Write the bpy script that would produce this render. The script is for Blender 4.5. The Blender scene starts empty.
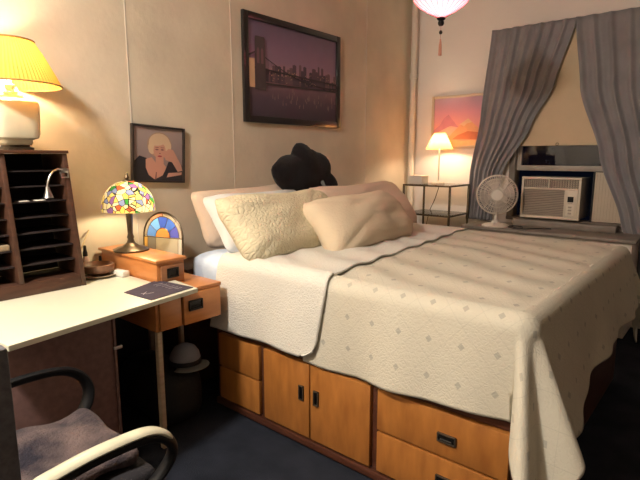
import bpy, bmesh, math, random
from mathutils import Vector, Matrix, noise
PI = math.pi
S = bpy.context.scene
C = S.collection
random.seed(7)

# ------------------------------------------------------------------ camera, world, exposure
cam = bpy.data.cameras.new('camera'); camo = bpy.data.objects.new('camera', cam); C.objects.link(camo)
cam.sensor_width = 36; cam.lens = 28.125; cam.clip_start = .02
camo.location = (0, 0, 1.5)
camo.rotation_euler = (math.radians(90 - 9.48), 0, math.radians(40.17))
S.camera = camo
w = bpy.data.worlds.new('night'); S.world = w; w.use_nodes = True
w.node_tree.nodes['Background'].inputs[0].default_value = (.0010, .0014, .0032, 1)
w.node_tree.nodes['Background'].inputs[1].default_value = 1.0
S.view_settings.view_transform = 'Standard'; S.view_settings.look = 'None'
S.view_settings.gamma = 1; S.view_settings.use_curve_mapping = False
S.view_settings.exposure = 0.47
W_HUTCH, W_GLASS, W_TABLE, W_LANTERN, W_CEIL = 12, 5.5, 8, 24, 320

# ------------------------------------------------------------------ materials
def nodes(m): return m.node_tree.nodes, m.node_tree.links
def mat(name, col, rough=.6, metal=0, var=0, vscale=8, bump=0, bscale=60, col2=None, spec=.5, stretch=None, coat=0, sheen=0):
    m = bpy.data.materials.new(name); m.use_nodes = True; N, L = nodes(m); b = N['Principled BSDF']
    b.inputs['Base Color'].default_value = (*col, 1); b.inputs['Roughness'].default_value = rough
    b.inputs['Metallic'].default_value = metal; b.inputs['Specular IOR Level'].default_value = spec
    b.inputs['Coat Weight'].default_value = coat; b.inputs['Sheen Weight'].default_value = sheen
    tc = N.new('ShaderNodeTexCoord'); mp = N.new('ShaderNodeMapping'); L.new(tc.outputs['Object'], mp.inputs[0])
    if stretch: mp.inputs['Scale'].default_value = stretch
    if var or col2:
        n = N.new('ShaderNodeTexNoise'); n.inputs['Scale'].default_value = vscale; n.inputs['Detail'].default_value = 5
        L.new(mp.outputs[0], n.inputs[0]); r = N.new('ShaderNodeMapRange'); r.inputs[1].default_value = .3; r.inputs[2].default_value = .7
        L.new(n.outputs[0], r.inputs[0]); x = N.new('ShaderNodeMix'); x.data_type = 'RGBA'
        c2 = col2 if col2 else tuple(c*(1-var) for c in col)
        x.inputs[6].default_value = (*col, 1); x.inputs[7].default_value = (*c2, 1)
        L.new(r.outputs[0], x.inputs[0]); L.new(x.outputs[2], b.inputs['Base Color'])
    if bump:
        n = N.new('ShaderNodeTexNoise'); n.inputs['Scale'].default_value = bscale; n.inputs['Detail'].default_value = 3
        L.new(mp.outputs[0], n.inputs[0]); bp = N.new('ShaderNodeBump'); bp.inputs['Strength'].default_value = bump
        bp.inputs['Distance'].default_value = .01; L.new(n.outputs[0], bp.inputs['Height']); L.new(bp.outputs[0], b.inputs['Normal'])
    return m
def wood(name, c1, c2, rough=.4, axis=(1, 1, 12), coat=.1):
    return mat(name, c1, rough, col2=c2, vscale=5, bump=.05, bscale=30, stretch=axis, coat=coat)
def shade_mat(name, col, trans=.6):
    m = bpy.data.materials.new(name); m.use_nodes = True; N, L = nodes(m); N.remove(N['Principled BSDF'])
    d = N.new('ShaderNodeBsdfDiffuse'); t = N.new('ShaderNodeBsdfTranslucent'); x = N.new('ShaderNodeMixShader')
    d.inputs[0].default_value = (*col, 1); t.inputs[0].default_value = (*col, 1); x.inputs[0].default_value = trans
    L.new(d.outputs[0], x.inputs[1]); L.new(t.outputs[0], x.inputs[2]); L.new(x.outputs[0], N['Material Output'].inputs[0])
    return m
def emit(name, col, s):
    m = bpy.data.materials.new(name); m.use_nodes = True; b = m.node_tree.nodes['Principled BSDF']
    b.inputs['Base Color'].default_value = (*col, 1); b.inputs['Emission Color'].default_value = (*col, 1); b.inputs['Emission Strength'].default_value = s
    return m
def glass(name, col=(1, 1, 1), rough=0, tr=.85):
    m = bpy.data.materials.new(name); m.use_nodes = True; N, L = nodes(m); N.remove(N['Principled BSDF'])
    g = N.new('ShaderNodeBsdfGlossy'); t = N.new('ShaderNodeBsdfTransparent'); x = N.new('ShaderNodeMixShader'); f = N.new('ShaderNodeFresnel')
    g.inputs['Roughness'].default_value = rough; t.inputs[0].default_value = (*[c*tr for c in col], 1); f.inputs[0].default_value = 1.5
    L.new(f.outputs[0], x.inputs[0]); L.new(t.outputs[0], x.inputs[1]); L.new(g.outputs[0], x.inputs[2]); L.new(x.outputs[0], N['Material Output'].inputs[0])
    return m

M = dict(
    wall=mat('plaster', (.76, .67, .53), .75, var=.20, vscale=2.2, bump=.15, bscale=25),
    farwall=mat('far plaster', (.84, .78, .74), .75, var=.07, vscale=1.5, bump=.12, bscale=20),
    ceil=mat('ceiling paint', (.7, .64, .56), .9, var=.05),
    floor=mat('dark carpet', (.028, .033, .048), .95, var=.5, vscale=5, bump=.6, bscale=220, spec=.1),
    white=mat('white laminate', (.68, .67, .54), .35, var=.07, vscale=3, spec=.4),
    orange=wood('orange pine', (.62, .25, .075), (.50, .18, .05), .35, (1, 1, 6)),
    bedwood=wood('honey veneer', (.44, .175, .040), (.30, .11, .025), .35, (4, 1, 1)),
    bedframe=wood('dark red wood', (.10, .033, .017), (.06, .02, .012), .4),
    hutch=wood('walnut', (.095, .042, .025), (.055, .025, .016), .45, (1, 1, 8)),
    dark=mat('near black', (.012, .011, .014), .6),
    black=mat('black plastic', (.007, .007, .008), .5, spec=.25),
    blackmetal=mat('black metal', (.02, .018, .017), .35, metal=.6),
    brown=mat('brown laminate', (.21, .115, .105), .7, var=.3, vscale=30),
    grey=mat('speckled grey steel', (.13, .13, .15), .6, var=.4, vscale=60),
    metal=mat('brushed steel', (.6, .6, .6), .3, metal=1),
    bronze=mat('bronze', (.13, .095, .06), .35, metal=.7, var=.4, vscale=40),
    brass=mat('brass', (.6, .42, .18), .3, metal=1),
    ceramic=mat('cream ceramic', (.80, .74, .55), .25, var=.08, vscale=12, coat=.4),
    sheet=mat('sheet cotton', (.56, .66, .82), .85, var=.10, vscale=14, bump=.25, bscale=22),
    curtain=mat('grey curtain cloth', (.27, .26, .285), .9, var=.2, vscale=6, bump=.2, bscale=300, sheen=.3),
    rollershade=mat('roller shade vinyl', (.64, .52, .36), .8, var=.05),
    frame=mat('white painted wood', (.72, .66, .58), .5, var=.08),
    greyframe=mat('aged window paint', (.27, .23, .20), .55, var=.3),
    acw=mat('aged white plastic', (.68, .60, .50), .45, var=.05),
    acgrey=mat('beige grille', (.42, .36, .31), .5),
    fanw=mat('pale fan plastic', (.70, .64, .58), .4),
    darkglass=glass('night glass', (.8, .85, 1), .02, .8),
    clear=glass('clear glass', (.95, 1, .97), 0, .93),
    plushblack=mat('black plush', (.011, .009, .012), 1, var=.6, vscale=30, bump=1, bscale=160, sheen=.15, spec=.1),
    strap=mat('grey webbing', (.15, .15, .14), .8),
    paper=mat('cream paper', (.75, .72, .62), .8),
    card=mat('slate purple card', (.075, .062, .085), .9, spec=.1, var=.2, vscale=20),
    cardmark=mat('pale print', (.55, .53, .55), .6),
    bowl=mat('brown clay', (.27, .13, .07), .4, col2=(.14, .07, .04), vscale=18, coat=.3),
    plate=mat('tan saucer', (.42, .32, .22), .35),
    eraser=mat('chalk white', (.76, .74, .66), .6),
    pink=mat('pink plastic', (.65, .25, .25), .4),
    armglare=mat('painted arm glare', (.68, .66, .50), .3, var=.2, vscale=10, coat=.3),  # lamp glare on the black arm, put in as a pale colour
    chairfab=mat('black chair fabric', (.015, .013, .017), .9, bump=.3, bscale=200),
    cushion=mat('mottled fleece', (.14, .10, .095), .95, col2=(.012, .010, .02), vscale=9, bump=.8, bscale=90),
    bulb=None)

def quilt_mat(name, c1, dots=True, dotcol=(.20, .20, .19), bump=.5):
    m = bpy.data.materials.new(name); m.use_nodes = True; N, L = nodes(m); b = N['Principled BSDF']
    b.inputs['Roughness'].default_value = .9; b.inputs['Specular IOR Level'].default_value = .2
    uv = N.new('ShaderNodeUVMap'); mp = N.new('ShaderNodeMapping'); L.new(uv.outputs[0], mp.inputs[0])
    n = N.new('ShaderNodeTexNoise'); n.inputs['Scale'].default_value = 2.2; n.inputs['Detail'].default_value = 4; L.new(mp.outputs[0], n.inputs[0])
    x = N.new('ShaderNodeMix'); x.data_type = 'RGBA'; x.inputs[6].default_value = (*c1, 1); x.inputs[7].default_value = (*[c*.86 for c in c1], 1)
    L.new(n.outputs[0], x.inputs[0]); out = x.outputs[2]
    # vermicelli stitching: a warped voronoi
    n2 = N.new('ShaderNodeTexNoise'); n2.inputs['Scale'].default_value = 22; L.new(mp.outputs[0], n2.inputs[0])
    a = N.new('ShaderNodeMixRGB'); a.blend_type = 'ADD'; a.inputs[0].default_value = .03; L.new(mp.outputs[0], a.inputs[1]); L.new(n2.outputs['Color'], a.inputs[2])
    v = N.new('ShaderNodeTexVoronoi'); v.feature = 'DISTANCE_TO_EDGE'; v.inputs['Scale'].default_value = 62; L.new(a.outputs[0], v.inputs[0])
    r = N.new('ShaderNodeMapRange'); r.inputs[1].default_value = 0; r.inputs[2].default_value = .22; L.new(v.outputs[0], r.inputs[0])
    bp = N.new('ShaderNodeBump'); bp.inputs['Strength'].default_value = bump; bp.inputs['Distance'].default_value = .003
    L.new(r.outputs[0], bp.inputs['Height']); L.new(bp.outputs[0], b.inputs['Normal'])
    if dots:
        # a grid of small woven diamonds, offset every other row
        sx = N.new('ShaderNodeSeparateXYZ'); L.new(mp.outputs[0], sx.inputs[0])
        def mth(op, p, q=None, c=None):
            k = N.new('ShaderNodeMath'); k.operation = op
            for i, z in enumerate((p, q, c)):
                if z is None: continue
                if isinstance(z, (int, float)): k.inputs[i].default_value = z
                else: L.new(z, k.inputs[i])
            return k.outputs[0]
        px, py = .14, .155
        fx = mth('ABSOLUTE', mth('SUBTRACT', mth('FRACT', mth('DIVIDE', sx.outputs[0], px)), .5))
        fy = mth('ABSOLUTE', mth('SUBTRACT', mth('FRACT', mth('DIVIDE', sx.outputs[1], py)), .5))
        d = mth('ADD', fx, fy)                       # diamond distance
        dot = mth('LESS_THAN', d, .105)
        lat = mth('LESS_THAN', mth('ABSOLUTE', mth('SUBTRACT', d, .5)), .012)
        y = N.new('ShaderNodeMix'); y.data_type = 'RGBA'; L.new(mth('MULTIPLY', dot, .42), y.inputs[0]); L.new(out, y.inputs[6]); y.inputs[7].default_value = (*dotcol, 1)
        out = y.outputs[2]
        z = N.new('ShaderNodeMix'); z.data_type = 'RGBA'; L.new(mth('MULTIPLY', lat, .16), z.inputs[0]); L.new(out, z.inputs[6]); z.inputs[7].default_value = (*dotcol, 1)
        out = z.outputs[2]
    L.new(out, b.inputs['Base Color'])
    return m
M['quilt'] = quilt_mat('dotted quilt', (.64, .60, .50), True, bump=.3)
M['coverlet'] = quilt_mat('stitched coverlet', (.72, .70, .64), False, bump=.45)
def sham_mat(name, col, bump=.5):
    m = quilt_mat(name, col, False, bump=bump)
    for n_ in m.node_tree.nodes:
        if n_.type == 'TEX_VORONOI': n_.inputs['Scale'].default_value = 38
    return m

def tiffany_mat():
    m = bpy.data.materials.new('leaded glass'); m.use_nodes = True; N, L = nodes(m); N.remove(N['Principled BSDF'])
    tc = N.new('ShaderNodeTexCoord')
    v = N.new('ShaderNodeTexVoronoi'); v.inputs['Scale'].default_value = 33; L.new(tc.outputs['Object'], v.inputs[0])
    e = N.new('ShaderNodeTexVoronoi'); e.feature = 'DISTANCE_TO_EDGE'; e.inputs['Scale'].default_value = 33; L.new(tc.outputs['Object'], e.inputs[0])
    s = N.new('ShaderNodeSeparateColor'); L.new(v.outputs['Color'], s.inputs[0])
    r = N.new('ShaderNodeValToRGB'); r.color_ramp.interpolation = 'CONSTANT'; cr = r.color_ramp
    cols = [(0, (.46, .36, .12)), (.17, (.03, .16, .03)), (.28, (.48, .43, .26)), (.45, (.13, .16, .30)), (.56, (.44, .32, .08)), (.70, (.14, .07, .20)), (.78, (.44, .40, .28)), (.93, (.28, .07, .03))]
    cr.elements[0].position = 0; cr.elements[0].color = (*cols[0][1], 1); cr.elements[1].position = cols[1][0]; cr.elements[1].color = (*cols[1][1], 1)
    for p, c in cols[2:]:
        k = cr.elements.new(p); k.color = (*c, 1)
    L.new(s.outputs[0], r.inputs[0])
    lt = N.new('ShaderNodeMath'); lt.operation = 'LESS_THAN'; lt.inputs[1].default_value = .05; L.new(e.outputs[0], lt.inputs[0])
    d = N.new('ShaderNodeBsdfDiffuse'); t = N.new('ShaderNodeBsdfTranslucent'); x = N.new('ShaderNodeMixShader'); x.inputs[0].default_value = .45
    L.new(r.outputs[0], d.inputs[0]); L.new(r.outputs[0], t.inputs[0]); L.new(d.outputs[0], x.inputs[1]); L.new(t.outputs[0], x.inputs[2])
    k = N.new('ShaderNodeBsdfDiffuse'); k.inputs[0].default_value = (.02, .02, .02, 1); y = N.new('ShaderNodeMixShader')
    L.new(lt.outputs[0], y.inputs[0]); L.new(x.outputs[0], y.inputs[1]); L.new(k.outputs[0], y.inputs[2]); L.new(y.outputs[0], N['Material Output'].inputs[0])
    return m
M['tiffany'] = tiffany_mat()

# ------------------------------------------------------------------ mesh helpers
class B:
    """collects shapes into one mesh"""
    def __init__(s): s.v = []; s.f = []; s.m = []; s.uv = None
    def add(s, vs, fs, mi=0):
        o = len(s.v); s.v += [Vector(p) for p in vs]; s.f += [tuple(i+o for i in f) for f in fs]; s.m += [mi]*len(fs); return s
    def box(s, a, b, bev=0, mi=0, rz=0, c=None):
        bm = bmesh.new(); bmesh.ops.create_cube(bm, size=1)
        for v in bm.verts: v.co = Vector([(a[i]+b[i])/2 + v.co[i]*(b[i]-a[i]) for i in range(3)])
        if bev: bmesh.ops.bevel(bm, geom=bm.edges[:], offset=bev, segments=2, profile=.5, affect='EDGES')
        if rz:
            cc = Vector(c if c else [(a[i]+b[i])/2 for i in range(3)]); bmesh.ops.rotate(bm, verts=bm.verts, cent=cc, matrix=Matrix.Rotation(rz, 3, 'Z'))
        bm.verts.index_update(); s.add([v.co for v in bm.verts], [[v.index for v in f.verts] for f in bm.faces], mi); bm.free(); return s
    def lathe(s, c, prof, n=32, mi=0, axis='Z', mod=None):
        vs = []; fs = []
        for (r, z) in prof:
            for i in range(n):
                a = 2*PI*i/n; rr = r*(mod(i, a) if mod else 1); p = (rr*math.cos(a), rr*math.sin(a), z)
                if axis == 'X': p = (z, p[0], p[1])
                if axis == 'Y': p = (p[0], z, p[1])
                vs.append(Vector(c)+Vector(p))
        for j in range(len(prof)-1):
            for i in range(n):
                k = (i+1) % n; fs.append((j*n+i, j*n+k, (j+1)*n+k, (j+1)*n+i))
        if prof[0][0] < 1e-3: pass
        return s.add(vs, fs, mi)
    def cyl(s, c, r, h, n=24, mi=0, axis='Z', r2=None):
        r2 = r if r2 is None else r2
        return s.lathe(c, [(0.0001, 0), (r, 0), (r2, h), (0.0001, h)], n, mi, axis)
    def tube(s, pts, r, n=8, closed=False, mi=0, flat=None):
        pts = [Vector(p) for p in pts]; m = len(pts); vs = []; fs = []; prev = None
        for i, p in enumerate(pts):
            if closed: t = pts[(i+1) % m]-pts[i-1]
            else: t = pts[min(i+1, m-1)]-pts[max(i-1, 0)]
            t.normalize()
            if prev is None: u = t.orthogonal().normalized() if abs(t.z) > .95 else t.cross(Vector((0, 0, 1))).normalized()
            else: u = (prev-t*prev.dot(t)).normalized()
            prev = u; q = t.cross(u); rr = r(i/(m-1)) if callable(r) else r
            for k in range(n):
                a = 2*PI*k/n; fx, fy = flat if flat else (1, 1)
                vs.append(p+(u*math.cos(a)*fx+q*math.sin(a)*fy)*rr)
        for i in range(m if closed else m-1):
            for k in range(n):
                j = (i+1) % m; l = (k+1) % n; fs.append((i*n+k, i*n+l, j*n+l, j*n+k))
        if not closed: fs += [tuple(range(n))[::-1], tuple(range((m-1)*n, m*n))]
        return s.add(vs, fs, mi)
    def ball(s, c, r, n=16, mi=0):
        r = (r, r, r) if isinstance(r, (int, float)) else r
        bm = bmesh.new(); bmesh.ops.create_uvsphere(bm, u_segments=n, v_segments=max(6, n//2), radius=1)
        s.add([Vector((v.co.x*r[0]+c[0], v.co.y*r[1]+c[1], v.co.z*r[2]+c[2])) for v in bm.verts], [[v.index for v in f.verts] for f in bm.faces], mi); bm.free(); return s
    def prism(s, poly, axis, d0, d1, mi=0):
        """poly of 2D points extruded along an axis; 2D = the two other axes in order"""
        def P(p, d):
            return {'X': (d, p[0], p[1]), 'Y': (p[0], d, p[1]), 'Z': (p[0], p[1], d)}[axis]
        n = len(poly); vs = [P(p, d0) for p in poly]+[P(p, d1) for p in poly]
        fs = [tuple(range(n))[::-1], tuple(range(n, 2*n))]+[(i, (i+1) % n, (i+1) % n+n, i+n) for i in range(n)]
        return s.add(vs, fs, mi)
    def xf(s, mx): s.v = [mx @ v for v in s.v]; return s

def arc(c, r, a0, a1, n, f): return [f(c, r, a0+(a1-a0)*i/(n-1)) for i in range(n)]
def obj(name, b, m, parent=None, smooth=True, world=True, angle=40, sub=0, solid=0, bev=0):
    """link B as ONE mesh object; with world=True coordinates are given in world space even under a parent Empty"""
    me = bpy.data.meshes.new(name); off = Vector((0, 0, 0))
    if parent and world:
        p = parent
        while p: off += p.location; p = p.parent
    me.from_pydata([v-off for v in b.v], [], b.f)
    ms = m if isinstance(m, (list, tuple)) else [m]
    for x in ms: me.materials.append(x)
    for i, p in enumerate(me.polygons): p.material_index = b.m[i]; p.use_smooth = smooth
    if b.uv:
        u = me.uv_layers.new(name='UVMap')
        for l in me.loops: u.data[l.index].uv = b.uv[l.vertex_index]
    bm = bmesh.new(); bm.from_mesh(me); bmesh.ops.recalc_face_normals(bm, faces=bm.faces); bm.to_mesh(me); bm.free()
    if smooth: me.set_sharp_from_angle(angle=math.radians(angle))
    o = bpy.data.objects.new(name, me); C.objects.link(o)
    if parent: o.parent = parent
    if bev: k = o.modifiers.new('bevel', 'BEVEL'); k.width = bev; k.segments = 2; k.limit_method = 'ANGLE'
    if solid: k = o.modifiers.new('solid', 'SOLIDIFY'); k.thickness = solid; k.offset = -1
    if sub: k = o.modifiers.new('sub', 'SUBSURF'); k.levels = k.render_levels = sub
    return o
def tag(o, label, cat, group=None):
    o['label'] = label; o['category'] = cat
    if group: o['group'] = group
    return o
def thing(name, label, cat, loc, group=None, rz=0):
    o = bpy.data.objects.new(name, None); C.objects.link(o); o.location = loc; o.rotation_euler = (0, 0, rz); o.empty_display_size = .1
    return tag(o, label, cat, group)
def struct(name, b, m, parent=None, **k):
    o = obj(name, b, m, parent, **k)
    if not parent: o['kind'] = 'structure'
    return o
def dup(root, loc, label=None, rz=None):
    r = root.copy(); C.objects.link(r); r.location = loc
    if rz is not None: r.rotation_euler = (0, 0, rz)
    if label: r['label'] = label
    for ch in list(root.children):
        c = ch.copy(); C.objects.link(c); c.parent = r
        for g in list(ch.children):
            d = g.copy(); C.objects.link(d); d.parent = c
    return r
_bm = {}
def bulb(name, c, r, watts, col, parent):
    st = watts/(4*PI*r*r*PI)
    b = B().ball(c, r, 12)
    return obj('light_bulb', b, emit(name, col, st), parent)

XL, YF, ZC = -2.95, 5.06, 3.25        # left wall, far wall, ceiling
XR, YB = 1.9, -1.5
# ------------------------------------------------------------------ room
struct('floor', B().box((XL, YB, -.1), (XR, YF, 0)), M['floor'], smooth=False)
struct('ceiling', B().box((XL, YB, ZC), (XR, YF, ZC+.1)), M['ceil'], smooth=False)
struct('wall_left', B().box((XL-.12, YB, 0), (XL, YF, ZC)), M['wall'], smooth=False)
struct('wall_right', B().box((XR, YB, 0), (XR+.12, YF, ZC)), mat('bounce-cutting brown', (.20, .15, .12), .8), smooth=False)  # unseen wall, colour darkened to cut bounce light on the bed's foot
struct('wall_back', B().box((XL, YB-.12, 0), (XR, YB, ZC)), M['wall'], smooth=False)
WX0, WX1, WZ0, WZ1 = -1.80, -.70, .88, 2.52
fw = B().box((XL, YF, 0), (WX0, YF+.16, ZC)).box((WX1, YF, 0), (XR, YF+.16, ZC)).box((WX0, YF, 0), (WX1, YF+.16, WZ0)).box((WX0, YF, WZ1), (WX1, YF+.16, ZC))
struct('wall_far', fw, M['farwall'], smooth=False)
for i, y in enumerate((1.678, 2.495, 4.196)):
    struct('trim_%d' % (i+1), B().box((XL, y-.004, .1), (XL+.003, y+.004, ZC), .001), M['frame'])
struct('baseboard_left', B().box((XL, YB, 0), (XL+.015, YF, .12), .003), M['frame'])
struct('baseboard_far', B().box((XL+.016, YF-.015, 0), (XR, YF, .12), .003), M['frame'])
struct('baseboard_right', B().box((XR-.015, YB, 0), (XR, YF-.016, .12), .003), M['frame'])
# window
wn = bpy.data.objects.new('window_1', None); C.objects.link(wn); wn['kind'] = 'structure'; wn.location = (-1.25, YF, WZ0)
fr = B().box((WX0, YF-.02, WZ0), (WX0+.06, YF+.12, WZ1), .004).box((WX1-.06, YF-.02, WZ0), (WX1, YF+.12, WZ1), .004)
fr.box((WX0, YF-.02, WZ1-.06), (WX1, YF+.12, WZ1), .004)
fr.box((WX0, YF-.03, WZ0), (WX1, YF+.14, WZ0+.03), .004)
struct('window_frame', fr, M['greyframe'], wn)
sa = B().box((WX0+.06, YF+.03, 1.365), (WX1-.06, YF+.07, 1.415), .004).box((WX0+.06, YF+.03, WZ1-.1), (WX1-.06, YF+.07, WZ1-.06), .003)
sa.box((WX0+.06, YF+.03, 1.415), (WX0+.10, YF+.07, WZ1-.1)).box((WX1-.10, YF+.03, 1.415), (WX1-.06, YF+.07, WZ1-.1))
sa.box((WX0+.06, YF+.025, 1.93), (WX1-.06, YF+.075, 1.97), .003)
struct('window_sash', sa, mat('dull sash paint', (.42, .38, .34), .5, var=.2), wn)
struct('window_pane', B().box((WX0+.08, YF+.045, 1.40), (WX1-.08, YF+.051, WZ1-.08)), M['darkglass'], wn, smooth=False)
# corner pipe
pp = B().cyl((XL+.075, YF-.075, 0), .033, ZC, 24)
t = thing('heating_pipe', 'pinkish white riser pipe running up the room corner behind the bed', 'pipe', (XL+.075, YF-.075, 0))
obj('pipe_run', pp, M['frame'], t)
obj('coupling', B().lathe((XL+.075, YF-.075, 2.36), [(.033, -.03), (.042, -.025), (.042, .025), (.033, .03)], 24), M['frame'], t)

# ledge under the window
lg = thing('window_ledge', 'long worn ledge cover under the window carrying the fan', 'ledge', (-1.3, 4.8, 0))
obj('ledge_top', B().box((-2.06, 4.56, .815), (-.60, YF-.021, .845), .006), M['greyframe'], lg)
obj('front_panel', B().box((-2.03, 4.60, .02), (-.63, 4.62, .813), .003), M['frame'], lg)
for x in (-2.03, -.65): obj('side_panel', B().box((x, 4.622, .02), (x+.02, YF-.021, .813), .003), M['frame'], lg)

# ------------------------------------------------------------------ bed
t = thing('captains_bed', 'honey wood captain style bed base with drawers and black recessed pulls', 'bed', (-1.6, 2.76, 0))
Y0, Y1, X0, X1 = 1.80, 3.70, -2.33, -.535
fb = B().box((X0, Y0+.02, .02), (X1, Y1, .52), .004)
fb.box((X0, Y0, .47), (X1, Y0+.02, .53), .003).box((X0, Y0, .02), (X1, Y0+.02, .058), .003)
for x in (X0, -1.945, -1.20, X1-.03): fb.box((x, Y0, .058), (x+.03, Y0+.02, .47), .002)
obj('frame', fb, M['bedframe'], t)
obj('rail', B().box((X0, Y0-.022, .012), (X1, Y0-.001, .05), .004), M['bedframe'], t)
def recessed(parent, cx, cz, vertical):
    a, b_ = (.017, .040) if vertical else (.042, .020)
    h = B(); y = Y0-.018
    h.box((cx-a, y-.004, cz-b_), (cx+a, y, cz+b_), .003)
    h.box((cx-a, y-.010, cz-b_), (cx+a, y-.003, cz-b_+.007), .002, mi=1).box((cx-a, y-.010, cz+b_-.007), (cx+a, y-.003, cz+b_), .002, mi=1)
    h.box((cx-a, y-.010, cz-b_), (cx-a+.007, y-.003, cz+b_), .002, mi=1).box((cx+a-.007, y-.010, cz-b_), (cx+a, y-.003, cz+b_), .002, mi=1)
    h.tube([(cx-a*.6, y-.010, cz-b_*.2), (cx+a*.6, y-.010, cz-b_*.2)] if not vertical else [(cx, y-.010, cz-b_*.6), (cx, y-.010, cz+b_*.6)], .004, 6)
    obj('handle', h, [M['blackmetal'], mat('worn pewter rim', (.16, .13, .10), .35, metal=.8)], parent)
for (x0, x1) in ((-2.295, -1.95), (-1.165, -.57)):
    for (z0, z1) in ((.062, .258), (.268, .466)):
        d = obj('drawer', B().box((x0, Y0-.018, z0), (x1, Y0+.018, z1), .004), M['bedwood'], t)
        if x0 > -2: recessed(d, -.822, .355 if z0 > .2 else .162, False)
for (x0, x1, hx) in ((-1.91, -1.578, -1.628), (-1.570, -1.205, -1.528)):
    d = obj('door', B().box((x0, Y0-.018, .062), (x1, Y0+.018, .466), .004), M['bedwood'], t)
    recessed(d, hx, .30, True)
obj('headboard', B().box((-2.925, 1.80, .02), (-2.61, 3.7, .80), .008), M['bedframe'], t)

def rbox(a, b, r, n=6, wr=0, seed=0):
    """rounded, slightly wrinkled box as one continuous surface"""
    bm = bmesh.new(); bmesh.ops.create_cube(bm, size=1); bmesh.ops.subdivide_edges(bm, edges=bm.edges[:], cuts=23, use_grid_fill=True)
    a, b = Vector(a), Vector(b); c = (a+b)/2; h = (b-a)/2
    for v in bm.verts:
        p = Vector([v.co[i]*2*h[i] for i in range(3)])
        q = Vector([max(-h[i]+r, min(h[i]-r, p[i])) for i in range(3)]); d = p-q
        if d.length > 1e-6: p = q+d.normalized()*r
        if wr: p = p+(d.normalized() if d.length > 1e-6 else Vector((0, 0, 1)))*noise.noise((p+Vector((seed, 0, 0)))*6)*wr
        v.co = c+p
    bm.verts.index_update(); o = B().add([v.co for v in bm.verts], [[v.index for v in f.verts] for f in bm.faces]); bm.free(); return o
tag(obj('mattress', rbox((-2.60, 1.80, .54), (-.58, 3.70, .915), .07, wr=.012), M['sheet']), 'mattress in a pale bluish white fitted sheet, bare only beside the nightstand', 'mattress')

# cloth on the bed: parameters are distances on the unfolded cloth
XF, YN, YFAR = -.50, 1.765, 3.725     # faces the cloth hangs along
def over(o, r):
    """distance past the flat part -> (outward, down) around a rounded edge"""
    if o <= 0: return 0., 0.
    L = PI*r/2
    if o < L: a = o/r; return r*math.sin(a), r*(1-math.cos(a))
    return r, r+(o-L)
def cloth(x0f, x1, y0, y1, ztop, r, nx, ny, wave, xfoot=True, seed=0, hem=None, xlean=0, bulge=0):
    """x0f(y) head-side edge; x1 how far past the foot, y0/y1 how far past near and far edge"""
    b = B(); b.uv = []; fx, ny_, fy = XF-r, YN+r, YFAR-r
    for j in range(ny+1):
        ty = (ny_-y0)+((fy+y1)-(ny_-y0))*j/ny
        xs = x0f(ty); xe = x1(ty) if callable(x1) else x1
        for i in range(nx+1):
            tx = xs+(xe-xs)*i/nx
            if hem: tx, tyy = hem(tx, ty)
            else: tyy = ty
            if xfoot and tyy < ny_:
                k_ = max(0, min(1, (tx+1.35)/.6))*max(0, min(1, (-.50-tx)/.08)); tyy = ny_-(ny_-tyy)*(1-.085*k_)
            ox = tx-fx if xfoot else 0; near = ny_-tyy; far = tyy-fy; oy = max(near, far); sy = -1 if near > far else 1
            bx, by = min(tx, fx) if xfoot else tx, min(max(tyy, ny_), fy)
            if ox > 0 and oy > 0:
                R = math.hypot(ox, oy); ang = math.atan2(oy, ox); o, d = over(R, r)
                k2 = max(0, math.sin(ang*2)); d *= 1+.22*k2
                w_ = max(0, R-.1)*wave*1.6*math.sin(ang*6+.8)
                out = o*1.0+max(0, R-.12)*(.24*math.cos(ang)+.02+.18*k2)+w_
                p = Vector((bx+math.cos(ang)*out, by+sy*math.sin(ang)*out, ztop-d))
            elif ox > 0:
                o, d = over(ox, r); w_ = max(0, ox-.1)*(wave*.55*math.sin(tyy*9.5+seed)+wave*.25*math.sin(tyy*19+1+seed))
                p = Vector((bx+o+w_+max(0, ox-.1)*.26, by, ztop-d))
            elif oy > 0:
                o, d = over(oy, r); w_ = max(0, oy-.1)*(wave*.55*math.sin(tx*6.5+seed)+wave*.3*math.sin(tx*17+seed))
                p = Vector((bx+xlean*max(0, oy-.1), by+sy*(o+w_+max(0, oy-.1)*.02), ztop-d))
            else:
                k = .006*noise.noise(Vector((tx*3, tyy*3, seed)))+.004*noise.noise(Vector((tx*9, tyy*5, seed)))
                edge = min(1, -max(ox if xfoot else -1, oy)/.12)
                p = Vector((bx, by, ztop+k+bulge*edge))
                e2 = max(0, 1-(tyy-ny_)/.35); p.z -= .012*e2*e2
                if xfoot: e3 = max(0, 1-(-ox)/.3); p.z -= .012*e3*e3
                # faint lengthwise rucks
                p.z += .006*math.sin((tx*.35+tyy)*22+2*noise.noise(Vector((tx, tyy, 0))*2))*edge
            b.v.append(p); b.uv.append((tx, tyy))
    for j in range(ny):
        for i in range(nx):
            q = j*(nx+1)+i; b.f.append((q, q+1, q+nx+2, q+nx+1)); b.m.append(0)
    return b
def xhem(ty):  # foot hem length varies along the foot
    return XF-.07+.41+.10*max(0, 1-max(0, ty-1.83)/.85)+.008*math.sin(ty*7)
q = cloth(lambda y: -1.61, xhem, .50, .42, .940, .07, 150, 210, .10, True, 1.3)
tag(obj('bedspread', q, M['quilt'], solid=.008), 'beige quilt dotted with small grey diamonds, spread over the foot of the bed', 'bedspread')
def cedge(y): return -1.44-.085*(max(0, min(y, 3.7)-1.7))
YN -= .014
q = cloth(lambda y: -2.24, cedge, .485, .40, .955, .075, 60, 210, .05, False, 4.1, xlean=-.20)
YN += .014
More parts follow.
